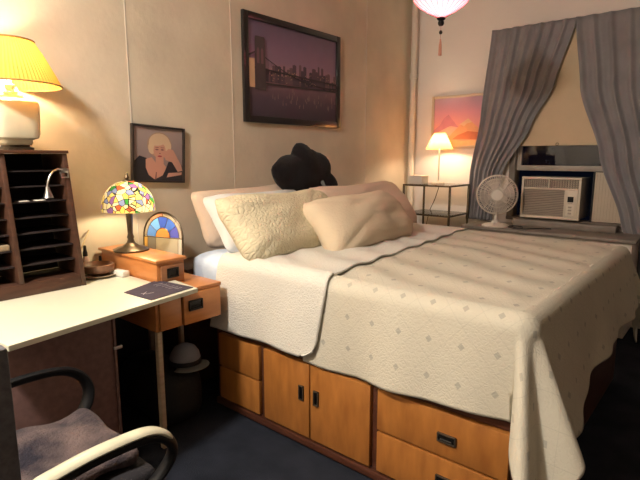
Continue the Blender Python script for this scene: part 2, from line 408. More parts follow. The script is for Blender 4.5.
# round the near hem corner
for k, (u, v_) in enumerate(q.uv):
    ux, vy = -1.44-u, v_-(YN+.075-.485)
    if ux < .09 and vy < .09:
        dx, dy = .09-ux, .09-vy; d = math.hypot(dx, dy)
        if d > .09:
            s_ = (d-.09); q.v[k] += Vector((-s_*dx/d*1.0, 0, s_*dy/d*1.0))
tag(obj('coverlet', q, M['coverlet'], solid=.008), 'cream stitched coverlet folded across the pillow end of the bed', 'coverlet')

# pillows
def pillow(name, label, c, right, up, w_, h_, t_, m, seed, cat='pillow', flange=0, group='pillows on the bed'):
    R = Vector(right).normalized(); U = Vector(up); U = (U-R*U.dot(R)).normalized(); F = R.cross(U); c = Vector(c)
    b = B(); b.uv = []; n = 36
    for side in (1, -1):
        base = len(b.v)
        for j in range(n+1):
            for i in range(n+1):
                u, v = -1+2*i/n, -1+2*j/n
                th = (max(0, 1-abs(u)**3.2)**.5)*(max(0, 1-abs(v)**3)**.5)
                mx_ = max(abs(u), abs(v), 1e-6); rn = mx_/((abs(u)**7+abs(v)**7)**(1/7)+1e-9)
                px = u*rn*w_/2*(1.01-.05*(1-v*v)); py = v*rn*h_/2*(1.01-.04*(1-u*u))
                sag = -.03*h_*(1-u*u)*(v+1)
                wr = .010*noise.noise(Vector((u*3+seed, v*3, side)))+.02*noise.noise(Vector((u*1.3+seed*2, v*1.3, side)))
                pz = side*(t_/2*th*(1+.12*noise.noise(Vector((u*1.5, v*1.5+seed, side))))+wr*min(1, th*1.5)+.0008)
                bend = .04*math.sin(u*1.6+seed)*w_*.5
                b.v.append(c+R*px+U*(py+sag)+F*(pz+bend)); b.uv.append((px+seed, py))
        for j in range(n):
            for i in range(n):
                q_ = base+j*(n+1)+i; f = (q_, q_+1, q_+n+2, q_+n+1); b.f.append(f if side > 0 else f[::-1]); b.m.append(0)
    o = obj(name, b, m, angle=80)
    k = o.modifiers.new('weld', 'WELD'); k.merge_threshold = .003
    return tag(o, label, cat, group)
M['sham_y'] = sham_mat('yellow cream sham', (.74, .66, .47), 1.0)
M['sham_b'] = sham_mat('beige sham', (.70, .58, .43), .25)
M['sham_p'] = sham_mat('rosy cream sham', (.72, .57, .45), .3)
M['sham_w'] = sham_mat('white pillowcase', (.76, .77, .76), .15)
pillow('pillow', 'beige pillow at the very back, leaning on the wall behind the white one', (-2.70, 2.44, 1.10), (0, 1, .02), (-.42, 0, .9), .96, .43, .18, M['sham_p'], 1)
pillow('pillow', 'plain white pillow squeezed between the back beige and the big yellowish pillow', (-2.46, 2.35, 1.085), (.0, 1, .02), (-.60, 0, .8), .92, .45, .18, M['sham_w'], 2.2)
pillow('pillow', 'large yellowish quilted pillow at the near side of the bed', (-2.15, 2.24, 1.095), (0, 1, .03), (-.66, 0, .75), .97, .49, .27, M['sham_y'], 3.7)
pillow('pillow', 'beige pillow at the window side of the bed, behind the front one', (-2.28, 3.28, 1.105), (.05, 1, .0), (-.66, 0, .74), 1.08, .50, .25, M['sham_p'], 5.1)
pillow('pillow', 'front beige pillow slumped forward onto the coverlet', (-1.92, 2.71, 1.075), (-.04, 1, -.01), (-.64, 0, .70), .94, .44, .30, M['sham_b'], 6.4)

# black star-shaped plush cushion
t = thing('star_cushion', 'black fluffy star shaped cushion perched on the pillows against the wall', 'cushion', (-2.68, 3.0, 1.20))
bm = bmesh.new(); bmesh.ops.create_icosphere(bm, subdivisions=5, radius=1)
for v in bm.verts:
    p = v.co.copy(); ang = math.atan2(p.z, p.y)
    tips = [(math.radians(116), .285, .62), (math.radians(172), .40, .75), (math.radians(17), .285, .9), (math.radians(-14), .385, .45), (math.radians(215), .26, .5), (math.radians(285), .24, .6)]
    r = .215
    for (a, L_, wd) in tips:
        d = abs((ang-a+PI) % (2*PI)-PI); r = max(r, .20+(L_-.20)*max(0, 1-(d/wd)**1.3))
    rho = math.hypot(p.y, p.z)
    prof = math.sin(min(1, rho)*PI/2)
    th = .105*(1-rho**3)**.6 if rho < 1 else 0
    yy, zz = p.y/max(rho, 1e-6)*rho**.9*r, p.z/max(rho, 1e-6)*rho**.9*r
    nn = noise.noise(Vector((yy, zz, p.x))*22)*.008+noise.noise(Vector((yy, zz, p.x))*60)*.004
    v.co = Vector(((1 if p.x > 0 else -1)*th*(.8+.3*noise.noise(Vector((yy, zz, 3))*7)), yy, zz))*(1+nn*3)
bm.verts.index_update()
b = B().add([Vector((-2.66, 3.0, 1.345))+v.co for v in bm.verts], [[v.index for v in f.verts] for f in bm.faces]); bm.free()
obj('plush_body', b, M['plushblack'], t, angle=180)
obj('strap', B().tube([(-2.53, 3.02, 1.31), (-2.50, 3.02, 1.26), (-2.49, 3.02, 1.20), (-2.49, 3.02, 1.15)], .016, 8, flat=(.3, 1)), M['strap'], t)

# ------------------------------------------------------------------ white desk, things under it
dk = B(); poly = [(-1.911, .569), (-2.052, 1.475), (-2.285, 1.498), (-2.285, 1.393), (-2.925, 1.393), (-2.925, .50)]
dk.prism(poly, 'Z', .822, .845)
t = thing('desk', 'white topped desk board resting on the brown pedestal and orange nightstand', 'desk', (-2.4, 1.0, 0))
obj('tabletop', dk, M['white'], t, smooth=False, bev=.003)
t = thing('pedestal_cabinet', 'dark brown pedestal cabinet under the white desktop', 'cabinet', (-2.5, .85, 0))
obj('body', B().box((-2.90, .60, .01), (-2.20, 1.09, .820), .004), M['brown'], t)
obj('edge_strip', B().box((-2.21, 1.091, .01), (-2.193, 1.103, .815), .002), M['brown'], t)
obj('latch', B().box((-2.192, 1.085, .60), (-2.18, 1.125, .615), .002), M['metal'], t)
t = thing('room_divider', 'speckled grey upright divider panel at the left edge, in front of the office chair', 'divider', (-1.18, .1, 0))
obj('board', B().box((-1.20, -.30, .03), (-1.16, .345, 1.098), .006), M['grey'], t)
for y in (-.22, .25): obj('foot', B().box((-1.25, y, 0), (-1.11, y+.04, .029), .005), M['dark'], t)

# orange nightstand
t = thing('nightstand', 'orange pine nightstand on slim legs, wedged between white desk and bed', 'nightstand', (-2.5, 1.5, 0))
obj('top', B().box((-2.90, 1.295, .800), (-2.15, 1.70, .820), .003), M['orange'], t)
cs = B().box((-2.90, 1.295, .632), (-2.16, 1.313, .799), .002).box((-2.90, 1.685, .632), (-2.16, 1.70, .799), .002).box((-2.90, 1.313, .632), (-2.885, 1.685, .799)).box((-2.885, 1.313, .632), (-2.16, 1.685, .645))
obj('case', cs, M['orange'], t)
obj('front_panel', B().box((-2.165, 1.315, .634), (-2.150, 1.440, .797), .003), M['orange'], t)
d = obj('drawer', B().box((-2.165, 1.448, .634), (-2.140, 1.682, .797), .003).box((-2.80, 1.46, .66), (-2.166, 1.67, .78)), M['orange'], t)
h = B().box((-2.140, 1.475, .705), (-2.136, 1.560, .760), .002)
for (a, c_) in (((-2.134, 1.475, .705), (-2.128, 1.560, .714)), ((-2.134, 1.475, .751), (-2.128, 1.560, .760)), ((-2.134, 1.475, .705), (-2.128, 1.483, .760)), ((-2.134, 1.552, .705), (-2.128, 1.560, .760))): h.box((a[0]-.002, a[1], a[2]), c_, .0015)
h.tube([(-2.131, 1.49, .728), (-2.131, 1.545, .728)], .004, 6)
obj('handle', h, M['blackmetal'], d)
lm = wood('pale leg wood', (.48, .37, .26), (.38, .29, .20), .5)
for (x, y) in ((-2.185, 1.297), (-2.55, 1.672), (-2.89, 1.297), (-2.89, 1.672)):
    obj('leg', B().box((x, y, 0), (x+.03, y+.026, .631), .003), lm, t)

obj('shade_back_panel', B().box((-2.93, 1.12, .0), (-2.905, 1.79, .79), .002), M['dark'], t)  # black board added to imitate the shade under the nightstand
# small drawer box on the nightstand
t = thing('drawer_box', 'long orange wooden drawer box under the stained glass lamp', 'drawer box', (-2.6, 1.49, .821))
obj('case', B().box((-2.90, 1.405, .821), (-2.31, 1.575, .945), .003).box((-2.92, 1.395, .946), (-2.295, 1.585, .962), .003), M['orange'], t)
d = obj('drawer', B().box((-2.309, 1.425, .838), (-2.296, 1.563, .928), .003), wood('brown drawer front', (.36, .16, .07), (.27, .11, .05), .4), t)
h = B().box((-2.296, 1.458, .858), (-2.292, 1.530, .912), .003).box((-2.292, 1.464, .904), (-2.284, 1.524, .911), .002).box((-2.292, 1.464, .86), (-2.284, 1.524, .867), .002).box((-2.292, 1.464, .86), (-2.284, 1.470, .911), .002).box((-2.292, 1.518, .86), (-2.284, 1.524, .911), .002)
obj('handle', h, M['blackmetal'], d)

# hutch with pigeonholes
t = thing('pigeonhole_organizer', 'dark wood pigeonhole organizer with many thin shelves on the white desk', 'organizer', (-2.7, .85, .846))
hx0, hx1, hy0, hy1, hz0, hz1 = -2.81, -2.54, .555, 1.14, .846, 1.53
obj('side_panel', B().box((hx0, hy1-.022, hz0), (hx1, hy1, hz1-.016), .002), M['hutch'], t)
obj('side_panel', B().box((hx0, hy0, hz0), (hx1, hy0+.022, hz1-.016), .002), M['hutch'], t)
obj('top', B().box((hx0, hy0-.006, hz1-.015), (hx1+.012, hy1+.006, hz1), .003), M['hutch'], t)
obj('base_rail', B().box((hx0+.01, hy0+.023, hz0), (hx1-.002, hy1-.023, hz0+.058), .002), M['hutch'], t)
obj('divider', B().box((hx0+.01, .835, hz0+.059), (hx1-.004, .857, hz1-.016), .002), M['hutch'], t)
obj('shade_back_panel', B().box((hx0, hy0+.023, hz0+.059), (hx0+.009, hy1-.023, hz1-.016)), mat('shade-darkened back', (.012, .008, .008), .7), t)  # shade of the pigeonholes put into the back board's colour
sh = mat('shade-darkened shelf', (.020, .013, .013), .5)  # coloured darker than the walnut to imitate shade inside the organizer
for k in range(7):
    z = hz0+.059+.0745*(k+1)
    for (a, c_) in ((hy0+.023, .834), (.858, hy1-.023)):
        obj('shelf', B().box((hx0+.01, a, z), (hx1-.03, c_, z+.006), .001), sh, t)
zs = hz0+.059+.0745*5+.0065
hutch_t = t
tag(obj('paper_slip', B().box((-2.71, .90, zs), (-2.645, .945, zs+.004), .001), M['paper']), 'white paper slip on an upper organizer shelf, the one further left', 'paper')
tag(obj('paper_slip', B().box((-2.71, .975, zs), (-2.645, 1.02, zs+.004), .001), M['paper']), 'white paper slip on an upper organizer shelf, the one nearer the clip light', 'paper')
zs = hz0+.059+.0745*2+.0065
tag(obj('envelope', B().box((-2.72, .70, zs), (-2.615, .829, zs+.028), .002), mat('tan paper', (.40, .30, .19), .8)), 'tan envelope lying in a left pigeonhole of the organizer', 'envelope')
for o in hutch_t.children:                                    # the organizer leans back
    for v in o.data.vertices: v.co.x -= .16*(v.co.z)
# clip light
t = thing('clip_light', 'silver clip-on gooseneck light fastened to the organizer', 'lamp', (-2.625, 1.104, 1.42))
cl = B()
pts = [(0, -.012, .012), (0, .028, .012), (0, .028, -.028), (0, -.004, -.028), (0, -.008, .0)]
cl.tube([Vector((-2.623, 1.099, 1.425))+Vector(p) for p in pts], .005, 8)
cl.box((-2.634, 1.099, 1.42), (-2.617, 1.130, 1.442), .002)
obj('clip', cl, M['metal'], t)
obj('gooseneck', B().tube([(-2.621, 1.099, 1.437), (-2.610, 1.073, 1.440), (-2.600, 1.047, 1.428), (-2.595, 1.027, 1.405), (-2.595, 1.016, 1.375), (-2.598, 1.014, 1.352)], .004, 8), M['metal'], t)
obj('lamp_head', B().lathe((-2.598, 1.014, 1.30), [(.001, .055), (.009, .055), (.011, .04), (.025, .0), (.023, .001), (.001, .035)], 20), M['metal'], t)

# table lamp on the organizer
def pleat(n, amp): return lambda i, a: 1+amp*math.cos(a*n)
t = thing('table_lamp', 'large lit table lamp with pleated yellow shade and square cream ceramic base', 'lamp', (-2.755, .945, 1.531))
c = (-2.755, .945)
bd = B(); bm = bmesh.new(); 
def sq_ring(r, z, n=40, p=4.5):
    return [(c[0]+r*math.copysign(abs(math.cos(a))**(2/p), math.cos(a)), c[1]+r*math.copysign(abs(math.sin(a))**(2/p), math.sin(a)), z) for a in [2*PI*i/n for i in range(n)]]
def loft(b, rings):
    n = len(rings[0]); o = len(b.v); vs = [p for r in rings for p in r]
    fs = [(j*n+i, j*n+(i+1) % n, (j+1)*n+(i+1) % n, (j+1)*n+i) for j in range(len(rings)-1) for i in range(n)]
    fs += [tuple(range(n))[::-1], tuple(range((len(rings)-1)*n, len(rings)*n))]
    return b.add(vs, fs)
obj('foot', loft(B(), [sq_ring(r, 1.531+z) for r, z in ((.070, 0), (.070, .012), (.055, .018), (.055, .024))]), M['bronze'], t)
obj('body', loft(B(), [sq_ring(r, 1.555+z) for r, z in ((.060, 0), (.068, .008), (.068, .025), (.092, .034), (.098, .05), (.105, .185), (.10, .205), (.085, .215), (.055, .222), (.045, .225), (.045, .235))]), M['ceramic'], t)
obj('neck', B().lathe((*c, 1.79), [(.02, 0), (.03, .008), (.03, .018), (.014, .024), (.020, .034), (.022, .05), (.012, .06), (.008, .08), (.008, .085)], 20), M['ceramic'], t)
M['yshade'] = shade_mat('yellow pleated silk', (.78, .42, .09), .17)
obj('lamp_shade', B().lathe((*c, 0), [(.225, 1.840), (.195, 1.905), (.155, 1.985), (.118, 2.045)], 240, mod=pleat(80, .012)), M['yshade'], t)
rim = B()
for r, z in ((.227, 1.840), (.120, 2.045)): rim.tube([(c[0]+r*math.cos(a), c[1]+r*math.sin(a), z) for a in [2*PI*i/64 for i in range(64)]], .0045, 6, True)
obj('shade_rim', rim, mat('gold trim', (.42, .26, .08), .6), t)
hp = B().tube([(c[0]+.045*math.cos(a), c[1]+.045*math.sin(a)*.0+.045*math.sin(a), 1.9) for a in (0, 0.01)], .001)
hp = B()
for s_ in (-1, 1): hp.tube([(c[0], c[1]+s_*.02, 1.865), (c[0], c[1]+s_*.06, 1.91), (c[0], c[1]+s_*.065, 1.97), (c[0], c[1]+s_*.04, 2.04), (c[0], c[1]+s_*.004, 2.042)], .002, 6)
for k in range(3):
    a = 2*PI*k/3; hp.tube([(c[0], c[1], 2.042), (c[0]+.117*math.cos(a), c[1]+.117*math.sin(a), 2.042)], .002, 6)
obj('harp', hp, M['brass'], t)
bulb('warm bulb hutch', (*c, 1.93), .034, W_HUTCH, (1, .78, .48), t)

# stained glass lamp
c = (-2.68, 1.475)
t = thing('stained_glass_lamp', 'small lit lamp with a colourful leaded glass dome and bronze stem', 'lamp', (*c, .963))
obj('base', B().lathe((*c, .963), [(.001, 0), (.098, 0), (.100, .008), (.085, .014), (.075, .020), (.05, .026), (.030, .040), (.020, .05)], 40, mod=pleat(8, .03)), M['bronze'], t)
obj('stem', B().lathe((*c, 1.01), [(.022, 0), (.016, .02), (.020, .03), (.014, .05), (.0165, .11), (.019, .16), (.024, .17), (.014, .18), (.010, .22), (.010, .30)], 20, mod=pleat(5, .08)), M['bronze'], t)
dome = [(.146*math.cos(a)**.95 if a < 1.5 else .012, 1.205+.160*math.sin(a)) for a in [i*1.50/14 for i in range(15)]]
dome = [(.145, 1.193)]+dome
obj('lamp_shade', B().lathe((*c, 0), dome, 64), M['tiffany'], t)
obj('finial', B().lathe((*c, 1.362), [(.001, -.006), (.028, -.004), (.024, .006), (.010, .010), (.014, .020), (.009, .030), (.004, .046), (.001, .05)], 16), M['bronze'], t)
bulb('warm bulb glass lamp', (*c, 1.335), .014, 1.0, (1, .8, .5), t) if False else None
bb = B().ball((c[0], c[1]+.035, 1.262), (.02, .02, .028), 12)
obj('light_bulb', bb, emit('warm bulb glass', (1, .80, .50), W_GLASS/(4*PI*.022**2*PI)), t)

# stained glass arch panel
ctr = Vector((-2.655, 1.66, .822)); rdir = Vector((.30, .085, 0)).normalized(); updir = Vector((-.10, .12, 1)).normalized()
t = thing('stained_glass_arch', 'small arched stained glass panel with a blue fan, leaning beside the bed', 'stained glass', ctr)
def AP(u, v, d=0): return ctr+rdir*u+updir*v+rdir.cross(updir)*d
def arcpts(r0, a0, a1, n): return [(r0*math.cos(a0+(a1-a0)*i/n), .195+r0*math.sin(a0+(a1-a0)*i/n)) for i in range(n+1)]
def plate_(pts, d0=-.002, d1=.002):
    n = len(pts); vs = [AP(u, v, d0) for u, v in pts]+[AP(u, v, d1) for u, v in pts]
    return B().add(vs, [tuple(range(n)), tuple(range(n, 2*n))[::-1]]+[(i, (i+1) % n, (i+1) % n+n, i+n) for i in range(n)])
R_ = .15
out = [(-R_, .008)]+[(-R_, .195)]+arcpts(R_, PI, 0, 24)[1:]+[(R_, .008)]
obj('lead_frame', B().tube([AP(u, v) for u, v in out+[(-R_, .008)]][:-1], .006, 8, True), M['bronze'], t)
gl = lambda n_, col: mat(n_, col, .15, coat=.5)
segs = 5
for k in range(segs):
    a0, a1 = PI-k*PI/segs-.02, PI-(k+1)*PI/segs+.02
    obj('blue_glass', plate_(arcpts(.122, a0, a1, 5)+arcpts(.058, a1, a0, 5)), gl('blue glass %d' % k, [(.10, .26, .72), (.14, .36, .80), (.05, .10, .48), (.07, .16, .60), (.09, .10, .42)][k]), t)
for k in range(4):
    a0, a1 = PI-k*PI/4-.02, PI-(k+1)*PI/4+.02
    obj('border_glass', plate_(arcpts(.144, a0, a1, 6)+arcpts(.127, a1, a0, 6)), gl('border %d' % k, [(.32, .27, .2), (.45, .2, .12), (.4, .34, .26), (.38, .33, .26)][k]), t)
obj('amber_glass', plate_(arcpts(.053, PI, 0, 10)), gl('amber glass', (.75, .28, .08)), t)
obj('cream_glass', plate_([(-.053, .190), (.115, .190), (.115, .012), (-.053, .012)]), gl('cream glass', (.42, .36, .25)), t)
obj('amber_glass', plate_([(-.144, .190), (-.120, .190), (-.120, .012), (-.144, .012)]), gl('amber strip', (.60, .36, .09)), t)
obj('grey_glass', plate_([(-.116, .190), (-.057, .190), (-.057, .012), (-.116, .012)]), gl('grey glass', (.22, .20, .17)), t)
obj('border_glass', plate_([(.119, .190), (.144, .190), (.144, .012), (.119, .012)]), gl('pale strip', (.55, .50, .40)), t)
ld = B()
for r0 in (.125, .055): ld.tube([AP(u, v) for u, v in arcpts(r0, PI, 0, 20)], .0025, 6)
for u in (-.118, -.055, .117): ld.tube([AP(u, .01), AP(u, .192)], .0025, 6)
ld.tube([AP(-R_, .192), AP(R_, .192)], .0025, 6)
for k in range(1, segs):
    a = PI-k*PI/segs; ld.tube([AP(.055*math.cos(a), .195+.055*math.sin(a)), AP(.125*math.cos(a), .195+.125*math.sin(a))], .002, 6)
obj('lead_lines', ld, M['bronze'], t)

# bits on the desk
c = (-2.70, 1.275)
tag(obj('saucer', B().lathe((*c, .846), [(.001, 0), (.07, 0), (.112, .010), (.116, .015), (.110, .015), (.07, .006), (.001, .005)], 40), M['plate']), 'tan saucer under the brown clay bowl', 'saucer')
tag(obj('clay_bowl', B().lathe((*c, .856), [(.001, 0), (.05, .0), (.085, .018), (.095, .042), (.092, .056), (.082, .058), (.074, .044), (.05, .018), (.001, .012)], 40, mod=lambda i, a: 1+.04*math.sin(a*2+1)), M['bowl']), 'shallow brown clay bowl on a saucer beside the organizer', 'bowl')
t = thing('board_eraser', 'small white block lying between the clay bowl and the drawer box', 'block', (-2.57, 1.335, .846))
obj('block', B().box((-2.655, 1.332, .846), (-2.545, 1.378, .878), .005, rz=.15), M['eraser'], t)
tag(obj('business_card', B().box((-2.60, 1.305, .846), (-2.545, 1.335, .850), .001, rz=.3), M['paper']), 'tiny pale card lying beside the white block', 'card') if False else None
t = thing('spray_bottle', 'small dark topped bottle standing behind the clay bowl', 'bottle', (-2.85, 1.285, .846))
obj('bottle_body', B().lathe((-2.85, 1.285, .846), [(.001, 0), (.020, 0), (.021, .004), (.021, .07), (.012, .085), (.010, .09)], 20), mat('pinkish plastic', (.62, .42, .36), .4), t)
obj('cap', B().lathe((-2.85, 1.285, .936), [(.013, 0), (.013, .018), (.009, .032), (.008, .06), (.001, .062)], 16), M['dark'], t)
t = thing('nail_bottle', 'little pink bottle with dark cap near the drawer box', 'bottle', (-2.84, 1.40-.03, .846))
obj('bottle_body', B().lathe((-2.84, 1.365, .846), [(.001, 0), (.014, 0), (.016, .004), (.016, .035), (.007, .045)], 16), M['pink'], t)
obj('cap', B().lathe((-2.84, 1.365, .891), [(.008, 0), (.007, .035), (.001, .037)], 12), M['dark'], t)
t = thing('small_jar', 'small dark jar standing close behind the white block', 'jar', (-2.77, 1.385, .846))
obj('jar_body', B().lathe((-2.775, 1.360, .846), [(.001, 0), (.022, 0), (.024, .005), (.024, .03), (.020, .034), (.001, .034)], 18), M['dark'], t)
tag(obj('chopstick', B().tube([(-2.80, 1.205, .914), (-2.935, 1.355, 1.07)], .004, 8), wood('bamboo', (.62, .47, .28), (.55, .4, .22))), 'slim pale wooden stick leaning on the wall behind the clay bowl', 'stick')
tag(obj('coiled_cable', B().tube([(-2.86+.0*i, 1.19+.02*math.cos(i*.5), .92+.10*math.sin(i*.5)) for i in range(9)], .004, 6), mat('red wire', (.30, .05, .04), .5)), 'thin dark red cord loop at the organizer edge', 'cord') if False else None
# slate card with pale marks
cd = [(-2.249, 1.186), (-2.345, 1.43), (-2.075, 1.462), (-2.03, 1.20)]
t = thing('greeting_card', 'dark slate coloured card with pale marks lying on the white desktop', 'card', (-2.2, 1.3, .846))
obj('card_sheet', B().prism(cd, 'Z', .846, .849), M['card'], t, smooth=False)
mk = B()
for (x, y, l, a) in ((-2.15, 1.235, .034, .5), (-2.15, 1.235, .034, -.8), (-2.135, 1.262, .03, 1.3), (-2.165, 1.252, .02, 2.2), (-2.26, 1.38, .05, 1.45), (-2.23, 1.38, .06, 1.45), (-2.20, 1.385, .04, 1.45), (-2.17, 1.39, .05, 1.45), (-2.14, 1.39, .05, 1.45), (-2.11, 1.40, .04, 1.45)):
    mk.box((x-l/2, y-.0013, .8492), (x+l/2, y+.0013, .8496), rz=a)
obj('printed_marks', mk, M['cardmark'], t, smooth=False)

# ------------------------------------------------------------------ pictures
def flat_picture(name, label, cat, y0, y1, z0, z1, tilt, framew, fmat, shapes, base):
    """picture on the left wall; shapes are polygons in 0..1 units, layered by half a millimetre"""
    t = thing(name, label, cat, (XL+.001, (y0+y1)/2, z0)); W_, H_ = y1-y0, z1-z0; cz = (z0+z1)/2; cy = (y0+y1)/2
    rot = Matrix.Translation((0, cy, cz)) @ Matrix.Rotation(tilt, 4, 'X') @ Matrix.Translation((0, -cy, -cz))
    f = B(); x = XL+.002; d = .028
    f.box((x, y0, z0), (x+d, y0+framew, z1), .003).box((x, y1-framew, z0), (x+d, y1, z1), .003).box((x, y0+framew, z0), (x+d, y1-framew, z0+framew), .003).box((x, y0+framew, z1-framew), (x+d, y1-framew, z1), .003)
    obj('picture_frame', f.xf(rot), fmat, t)
    iy0, iz0, iw, ih = y0+framew, z0+framew, W_-2*framew, H_-2*framew
    p = B(); ms = [base]; p.box((x, iy0, iz0), (x+.012, iy0+iw, iz0+ih), mi=0)
    for k, (m, poly) in enumerate(shapes):
        if m not in ms: ms.append(m)
        xx = x+.0125+.00006*k
        p.add([(xx, iy0+u*iw, iz0+v*ih) for u, v in poly], [tuple(range(len(poly)))], ms.index(m))
    obj('print', p.xf(rot), ms, t, smooth=False)
    return t
def ell(cx, cy, rx, ry, n=20, a=0): return [(cx+rx*math.cos(q)*math.cos(a)-ry*math.sin(q)*math.sin(a), cy+rx*math.cos(q)*math.sin(a)+ry*math.sin(q)*math.cos(a)) for q in [2*PI*i/n for i in range(n)]]
def grad_mat(name, stops, z0, z1, axis=2, nz=.0):
    m = bpy.data.materials.new(name); m.use_nodes = True; N, L = nodes(m); b = N['Principled BSDF']; b.inputs['Roughness'].default_value = .35
    g = N.new('ShaderNodeNewGeometry') if False else N.new('ShaderNodeTexCoord'); s = N.new('ShaderNodeSeparateXYZ'); L.new(g.outputs['Object'], s.inputs[0])
    r = N.new('ShaderNodeMapRange'); r.inputs[1].default_value = z0; r.inputs[2].default_value = z1; L.new(s.outputs[axis], r.inputs[0])
    n = N.new('ShaderNodeTexNoise'); n.inputs['Scale'].default_value = 9; n.inputs['Detail'].default_value = 6; L.new(g.outputs['Object'], n.inputs[0])
    ma = N.new('ShaderNodeMath'); ma.operation = 'MULTIPLY_ADD'; ma.inputs[1].default_value = nz; L.new(n.outputs[0], ma.inputs[0]); L.new(r.outputs[0], ma.inputs[2])
    cr = N.new('ShaderNodeValToRGB'); e = cr.color_ramp.elements
    e[0].position = stops[0][0]; e[0].color = (*stops[0][1], 1); e[1].position = stops[-1][0]; e[1].color = (*stops[-1][1], 1)
    for p_, c_ in stops[1:-1]: k = e.new(p_); k.color = (*c_, 1)
    L.new(ma.outputs[0], cr.inputs[0]); L.new(cr.outputs[0], b.inputs['Base Color']); return m
# bridge and skyline at dusk
sky = grad_mat('dusk print', [(0, (.035, .03, .045)), (.30, (.10, .07, .10)), (.42, (.20, .12, .15)), (.50, (.42, .23, .25)), (.66, (.27, .18, .27)), (1, (.13, .10, .17))], 0.0, .80, nz=.10)
pk = mat('dark tower print', (.06, .05, .055), .5); bl = [mat('building print %d' % i, c_, .5) for i, c_ in enumerate([(.10, .065, .09), (.15, .09, .11), (.07, .05, .075)])]
lit = mat('lit windows print', (.60, .42, .26), .5); cab = mat('cable print', (.05, .04, .05), .5); rfl = mat('reflection print', (.34, .26, .24), .5)
random.seed(3); sh_ = []
u = .14
while u < .99:
    w_ = random.uniform(.018, .05); hgt = random.uniform(.08, .20)+(.08 if .45 < u < .85 and random.random() > .6 else 0)
    sh_.append((random.choice(bl), [(u, .38), (u+w_, .38), (u+w_, .38+hgt), (u+w_/2, .38+hgt*1.05), (u, .38+hgt)])); u += w_*.85
for k in range(75):
    a, v = random.uniform(.2, .98), random.uniform(.39, .53); sh_.append((lit, [(a, v), (a+.006, v), (a+.006, v+.008), (a, v+.008)]))
for k in range(36):
    a, v = random.uniform(.2, .98), random.uniform(.12, .30); sh_.append((rfl, [(a, v), (a+.004, v), (a+.004, v+random.uniform(.02, .09)), (a, v+.03)]))
sh_.append((pk, [(0, .345), (1, .37), (1, .385), (0, .365)]))
def line(x0, y0, x1, y1, w_, m): return (m, [(x0, y0), (x1, y1), (x1, y1+w_), (x0, y0+w_)])
def curve(f, x0, x1, n, w_, m): return [line(x0+(x1-x0)*i/n, f(x0+(x1-x0)*i/n), x0+(x1-x0)*(i+1)/n, f(x0+(x1-x0)*(i+1)/n), w_, m) for i in range(n)]
sh_ += curve(lambda q: .665-.28*(q-.1)-.10*math.sin((q-.1)*3.4), .1, 1, 14, .012, cab)
sh_ += curve(lambda q: .50-.05*(q-.1), .0, 1, 2, .018, cab)
for k in range(22):
    q = .19+k*.036; sh_.append(line(q, .49, q+.002, .49, .665-.28*(q-.1)-.10*math.sin((q-.1)*3.4)-.49, cab))
sh_.append((lit, [(.0, .30), (.055, .30), (.055, .60), (.0, .60)]))
sh_.append((pk, [(.055, .28), (.165, .28), (.158, .82), (.150, .84), (.068, .84), (.060, .82)]))
for (a, v) in ((.078, .56), (.118, .56)): sh_.append((bl[1], [(a, v), (a+.024, v), (a+.024, v+.14), (a+.012, v+.17), (a, v+.14)]))
sh_.append((cab, [(0, .62), (.06, .66), (.06, .68), (0, .64)]))
flat_picture('framed_picture', 'large black framed print of a bridge and city skyline at dusk', 'picture', 2.59, 3.75, 1.76, 2.561, 0, .05, mat('black frame', (.012, .011, .012), .3, coat=.4), sh_, sky)
# portrait
skin = mat('printed skin', (.50, .26, .20), .5); hair = mat('printed blond hair', (.58, .43, .30), .5); hair2 = mat('printed hair shade', (.36, .24, .18), .5); blk = mat('printed black clothes', (.02, .018, .025), .5)
bgp = grad_mat('portrait ground', [(0, (.16, .11, .11)), (.5, (.27, .20, .20)), (1, (.34, .27, .26))], 0, .34, nz=.15)
lips = mat('printed lips', (.32, .05, .06), .5); lin = mat('printed shade', (.17, .08, .08), .5)
ps = [(hair2, ell(.52, .68, .25, .24)), (blk, [(.0, 0), (.0, .34), (.12, .46), (.26, .42), (.34, .20), (.62, .16), (.70, .36), (.86, .44), (1, .30), (1, 0)]),
      (skin, [(.24, .40), (.36, .44), (.44, .34), (.58, .34), (.66, .26), (.58, .10), (.42, .02), (.30, .10), (.24, .24)]),
      (skin, [(.44, .32), (.60, .32), (.60, .50), (.44, .50)]), (hair, ell(.52, .72, .215, .18)), (hair, ell(.37, .62, .08, .12)), (hair, ell(.68, .66, .08, .13)),
      (skin, ell(.52, .57, .125, .165)), (hair, ell(.50, .74, .15, .075, a=.2)), (lin, ell(.465, .59, .034, .013)), (lin, ell(.575, .59, .034, .013)), (lin, ell(.525, .52, .014, .01)), (lips, ell(.522, .465, .045, .016)),
      (lin, ell(.47, .63, .04, .006)), (lin, ell(.575, .63, .04, .006)), (skin, [(.70, .62), (.80, .60), (.98, .30), (1, .20), (.90, .18), (.78, .36), (.64, .40), (.62, .52)]), (skin, ell(.67, .50, .07, .08)), (skin, [(.66, .06), (.98, .12), (.99, .17), (.70, .15)]),
      (blk, ell(.13, .30, .10, .12)), (lin, [(.42, .02), (.45, .02), (.46, .16), (.44, .16)])]
flat_picture('framed_portrait', 'small square framed portrait of a blond person in dark clothes', 'picture', 1.655, 2.040, 1.332, 1.695, math.radians(-3), .013, mat('thin black frame', (.03, .022, .02), .4), ps, bgp)
